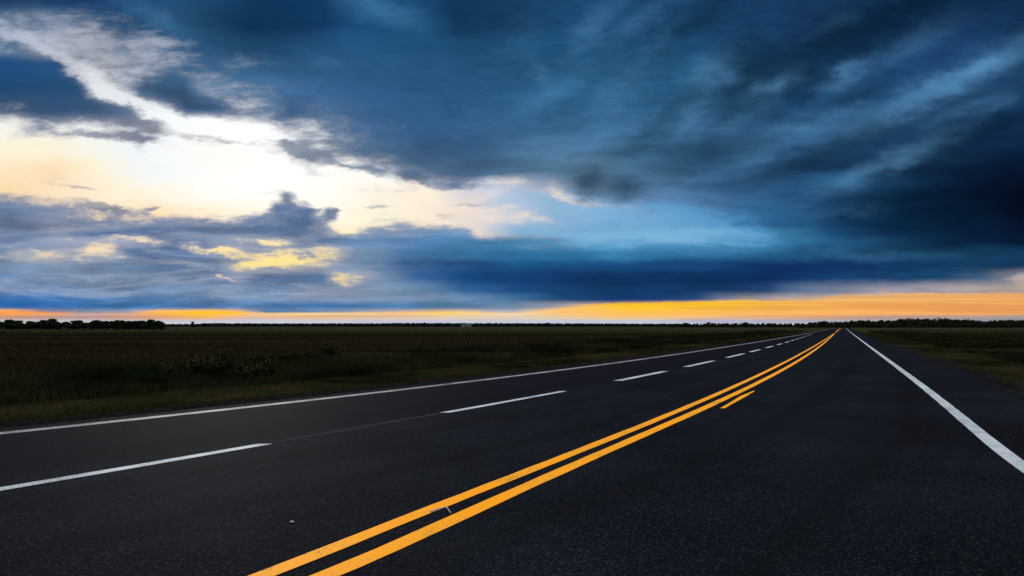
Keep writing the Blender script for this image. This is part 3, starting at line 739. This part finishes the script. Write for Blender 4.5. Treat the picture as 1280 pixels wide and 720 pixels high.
def trunk_geo(h, lobes, seed):
    r = np.random.default_rng(seed)
    vs, fs = [], []
    def limb(p0, p1, r0, r1):
        k = len(vs); d = Vector(p1) - Vector(p0); qd = d.to_track_quat('Z', 'Y')
        for p, rr in ((p0, r0), (p1, r1)):
            for j in range(7):
                a_ = j * 2 * math.pi / 7
                vs.append(Vector(p) + qd @ Vector((math.cos(a_) * rr, math.sin(a_) * rr, 0)))
        for j in range(7): fs.append((k + j, k + (j + 1) % 7, k + 7 + (j + 1) % 7, k + 7 + j))
    top = (r.uniform(-.2, .2), r.uniform(-.2, .2), h * .42)
    limb((0, 0, -.1), top, .20, .13)
    limb(top, (top[0] * 1.6, top[1] * 1.5, h * .85), .13, .03)
    for l in lobes[:6]: limb((top[0] * .8, top[1] * .8, h * .33), tuple(l[:3]), .08, .02)
    return vs, fs

def make_tree(h, w, seed, label, group, mat=M_LEAF):
    root = bpy.data.objects.new("tree", None); COL.objects.link(root)
    tag(root, label, "tree", group)
    co_, tri_, tone_, lobes = crown_mesh(seed, h, w)
    c = np_mesh("crown", co_, tri_, mat, tone_); c.parent = root
    vs, fs = trunk_geo(h, lobes, seed)
    mesh_object("trunk", vs, fs, M_BARK, root)
    return root

protos = {}
def place_tree(u, dist, top_v, wpx, label, group=None, spin=0.0, seed=0, mat=M_LEAF):
    """tree standing on bearing u at distance dist whose top reaches top_v"""
    Hh = (407.5 - top_v) / F * dist + CAM_H + 0.1
    W = wpx / F * dist
    key = (seed % 7, mat.name)
    if key not in protos:
        t_ = make_tree(6.0, 6.0, 100 + key[0], label, group, mat)
        protos[key] = t_
    else:
        src = protos[key]
        t_ = src.copy(); COL.objects.link(t_)
        for ch in src.children:
            c_ = ch.copy(); c_.parent = t_; COL.objects.link(c_)
    t_["label"] = label
    if group: t_["group"] = group
    elif "group" in t_: del t_["group"]
    t_.location = ((u - 640) / F * dist, dist, -0.10)
    t_.rotation_euler = (0, 0, spin)
    t_.scale = (W / 6.0, W / 6.0, Hh / 6.0)
    return t_

# left clump: named bumps first
bumps = [
 (14, 399.0, 17, "round-topped tree, leftmost bump of the dark tree row at the left"),
 (42, 399.0, 17, "second bump from the left in the dark tree row, narrow dome"),
 (63, 398.8, 22, "wide-crowned tree forming the third bump of the left tree row"),
 (122, 399.2, 20, "broad tree in the middle of the left dark tree row"),
 (146, 399.0, 18, "domed tree before the dip in the right part of the left tree row"),
 (155, 398.4, 13, "spiky-topped tree right of the domed one in the left tree row"),
 (175, 400.5, 18, "low round tree in the dip near the end of the left tree row"),
 (188, 398.8, 15, "tall tree second from the right end of the left tree row"),
 (197, 397.8, 12, "pointed tallest tree near the right end of the left tree row"),
 (203, 402.0, 10, "small tree that closes the right end of the left tree row"),
]
for i, (u, tv, w_, lb) in enumerate(bumps):
    place_tree(u, 332 + (i * 37) % 14, tv, w_, lb, None, spin=i * 1.3, seed=i)
for i in range(30):
    u = -60 + i * 8.9 + random.uniform(-2, 2)
    if u > 198: u = 196
    tv = 401.2 + random.uniform(-.5, .8) if u > 80 else 401.6 + random.uniform(-.6, .6)
    place_tree(u, 352 + random.uniform(-6, 12), tv - 0.9, random.uniform(17, 24), "dark tree filling the left tree row between its taller bumps",
               "infill trees of the left tree row", spin=i * 2.1, seed=i + 3)
# lone trees and bushes along the far strip
lone = [
 (242, 700, 401.6, 6, "slim lone tree right of the gap after the left tree row"),
 (256, 720, 402.4, 10, "small round tree right of the slim lone one"),
 (306, 900, 404.0, 7, "tiny dark bush-like tree in the thin far strip at the left"),
 (531, 1300, 402.6, 6, "tiny distant tree poking above the blue-black strip near mid picture"),
 (684, 1300, 402.8, 12, "small round distant tree above the far strip right of mid picture"),
 (857, 800, 402.6, 13, "lone spreading tree where the far strip meets the right treeline"),
 (886, 800, 402.4, 9, "small tree just right of the lone spreading tree"),
 (932, 760, 402.6, 11, "low dark tree left of the notch in the treeline before the road end"),
]
for i, (u, d, tv, w_, lb) in enumerate(lone):
    place_tree(u, d, tv, w_, lb, None, spin=i, seed=i, mat=M_LEAF if d < 1000 else M_HAZYLEAF)

def wood(name, label, profile, dist, depth, mat, leaf, dens, seed, base_h=0.0):
    """a far-off wood: many crowns and trunks merging into one mass; profile = [(u, top_v)...]"""
    r = np.random.default_rng(seed)
    us = np.array([p[0] for p in profile], float); ts = np.array([p[1] for p in profile], float)
    cos, tris, tones = [], [], []; off = 0
    L = (us[-1] - us[0]) / F * dist
    n = int(L / dens)
    for i in range(n):
        u = us[0] + (us[-1] - us[0]) * (i + r.uniform(-.5, .5)) / n
        dd = dist + r.uniform(0, depth)
        hh = (407.5 - np.interp(u, us, ts)) / F * dd + CAM_H
        hh *= r.uniform(.92, 1.03)
        w_ = hh * r.uniform(.8, 1.3)
        c, t_, to, lb_ = crown_mesh(seed * 1000 + i, hh, w_, n=420, leaf=leaf, trunk_h=.3, low=True)
        c = c + np.array([(u - 640) / F * dd, dd, 0])
        cos.append(c); tris.append(t_ + off); tones.append(to); off += len(c)
        for _ in range(2):      # underwood that closes the gaps between the crowns
            c2, t2, to2, _l = crown_mesh(seed * 7777 + i * 2 + _, hh * .62, w_ * 1.3, n=200, leaf=leaf, trunk_h=.1, low=True)
            c2 = c2 + np.array([(u - 640) / F * dd + r.uniform(-1, 1) * dens, dd + r.uniform(-5, 5), 0])
            cos.append(c2); tris.append(t2 + off); tones.append(to2); off += len(c2)
        vs, fs = trunk_geo(hh, lb_, i)
        va = np.array([tuple(v) for v in vs]) + np.array([(u - 640) / F * dd, dd, 0])
        cos.append(va); tris.append(np.array(fs) + off); tones.append(np.zeros(len(va))); off += len(va)
    o = np_mesh(name, np.concatenate(cos), np.concatenate(tris), mat, np.concatenate(tones))
    tag(o, label, "wood", kind="stuff")
    return o

wood("wood", "dark belt of trees across the end of the road and the right horizon",
     [(1000, 404.5), (1018, 402.5), (1030, 401.4), (1042, 402.2), (1056, 401.6), (1066, 399.9), (1100, 399.9), (1118, 400.2), (1126, 397.8), (1145, 397.0),
      (1155, 398.2), (1162, 397.2), (1175, 397.5), (1196, 399.0), (1214, 399.2), (1222, 400.6), (1240, 399.8), (1280, 399.6), (1340, 399.0)],
     650, 60, M_LEAF, 0.75, 2.2, 1)
wood("wood", "thin dark line of trees between the lone tree and the road end",
     [(838, 405.5), (870, 404.2), (900, 404.0), (938, 403.8), (944, 404.8), (950, 403.8), (980, 404.0), (1005, 404.0)],
     820, 60, M_LEAF, 0.8, 3.0, 2)
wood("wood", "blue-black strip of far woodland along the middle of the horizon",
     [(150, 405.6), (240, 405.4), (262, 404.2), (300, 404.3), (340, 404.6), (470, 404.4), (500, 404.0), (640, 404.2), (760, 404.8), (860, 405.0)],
     1500, 200, M_HAZYLEAF, 2.0, 2.3, 3)

# pale far farm building in the strip
def far_building():
    root = bpy.data.objects.new("farm_building", None); COL.objects.link(root)
    d = 1380.0
    root.location = ((583 - 640) / F * d, d, -0.1); root.rotation_euler = (0, 0, .25)
    tag(root, "tiny pale blue-grey farm building in the far woodland strip", "building")
    mw = soil("weathered_cladding", ((0.10, 0.12, 0.16, 1), (0.13, 0.15, 0.19, 1), (0.08, 0.09, 0.12, 1)), .5)
    mr = soil("roof_sheet", ((0.05, 0.055, 0.07, 1), (0.07, 0.075, 0.09, 1), (0.04, 0.04, 0.05, 1)), .5)
    w_, dp, h_ = 9.5, 6.0, 3.6
    v = [(-w_, -dp, 0), (w_, -dp, 0), (w_, dp, 0), (-w_, dp, 0), (-w_, -dp, h_), (w_, -dp, h_), (w_, dp, h_), (-w_, dp, h_), (-w_, 0, h_ + 2), (w_, 0, h_ + 2)]
    mesh_object("wall", v, [(0, 1, 5, 4), (1, 2, 6, 9, 5), (2, 3, 7, 6), (3, 0, 4, 8, 7)], mw, root)
    e_ = .4
    rv = [(-w_ - e_, -dp - e_, h_ - .1), (w_ + e_, -dp - e_, h_ - .1), (w_ + e_, 0, h_ + 2.1), (-w_ - e_, 0, h_ + 2.1), (w_ + e_, dp + e_, h_ - .1), (-w_ - e_, dp + e_, h_ - .1)]
    rv2 = [(a_, b_, c_ + .15) for a_, b_, c_ in rv]
    mesh_object("roof", rv + rv2, [(0, 3, 2, 1), (3, 5, 4, 2), (6, 7, 8, 9), (9, 8, 10, 11), (0, 1, 7, 6), (4, 5, 11, 10), (1, 2, 8, 7), (2, 4, 10, 8), (3, 0, 6, 9), (5, 3, 9, 11)], mr, root)
    mesh_object("door", [(-1.8, -dp - .03, 0), (1.8, -dp - .03, 0), (1.8, -dp - .03, 3), (-1.8, -dp - .03, 3), (-1.8, -dp - .1, 0), (1.8, -dp - .1, 0), (1.8, -dp - .1, 3), (-1.8, -dp - .1, 3)],
                [(4, 5, 6, 7), (0, 3, 2, 1), (0, 1, 5, 4), (1, 2, 6, 5), (2, 3, 7, 6), (3, 0, 4, 7)], mr, root)
far_building()

# ------------------------------------------------------------------ small things on the asphalt
def tube_mesh(name, pts, r0, mat, sides=6):
    vs, fs = [], []
    for i, p in enumerate(pts):
        d = (Vector(pts[min(i + 1, len(pts) - 1)]) - Vector(pts[max(i - 1, 0)])); qd = d.to_track_quat('Z', 'Y')
        for j in range(sides):
            a_ = j * 2 * math.pi / sides
            vs.append(Vector(p) + qd @ Vector((math.cos(a_) * r0, math.sin(a_) * r0, 0)))
    for i in range(len(pts) - 1):
        for j in range(sides):
            fs.append((i * sides + j, i * sides + (j + 1) % sides, (i + 1) * sides + (j + 1) % sides, (i + 1) * sides + j))
    return mesh_object(name, vs, fs, mat, None, True)
def gp(u, v, z): 
    x_, y_ = ground_at(u, v); return (x_, y_, z)
tw = tube_mesh("twig", [gp(538, 641.5, .010), gp(547, 638.5, .014), gp(556, 636.5, .018), gp(559, 637, .016), gp(561, 639.5, .014), gp(563.5, 642.5, .010)], .0055, M_PALE)
tag(tw, "pale bent twig lying between the two yellow lines", "twig")

def pebble(u, v, r_, label, mat, seed):
    rr = np.random.default_rng(seed)
    import bmesh
    bm = bmesh.new(); bmesh.ops.create_icosphere(bm, subdivisions=2, radius=r_)
    for vv in bm.verts:
        vv.co *= rr.uniform(.8, 1.15); vv.co.z *= .55; vv.co.x *= 1.5
    me = bpy.data.meshes.new("pebble"); bm.to_mesh(me); bm.free(); me.materials.append(mat)
    o = bpy.data.objects.new("pebble", me); COL.objects.link(o)
    x_, y_ = ground_at(u, v); o.location = (x_, y_, r_ * .4 + .002)
    tag(o, label, "pebble")
pebble(365, 653, .012, "small pale blue-white pebble on the asphalt of the inner left lane", M_PALE, 1)
pebble(294, 639, .006, "tiny brownish pebble left of the pale one on the asphalt", M_SEED, 2)

# ------------------------------------------------------------------ render settings
scene.view_settings.view_transform = 'Standard'
scene.view_settings.look = 'None'
scene.view_settings.exposure = 0.0
scene.view_settings.gamma = 1.0
scene.view_settings.use_curve_mapping = False
scene.render.engine = 'CYCLES'
scene.cycles.max_bounces = 5
scene.cycles.use_denoising = True
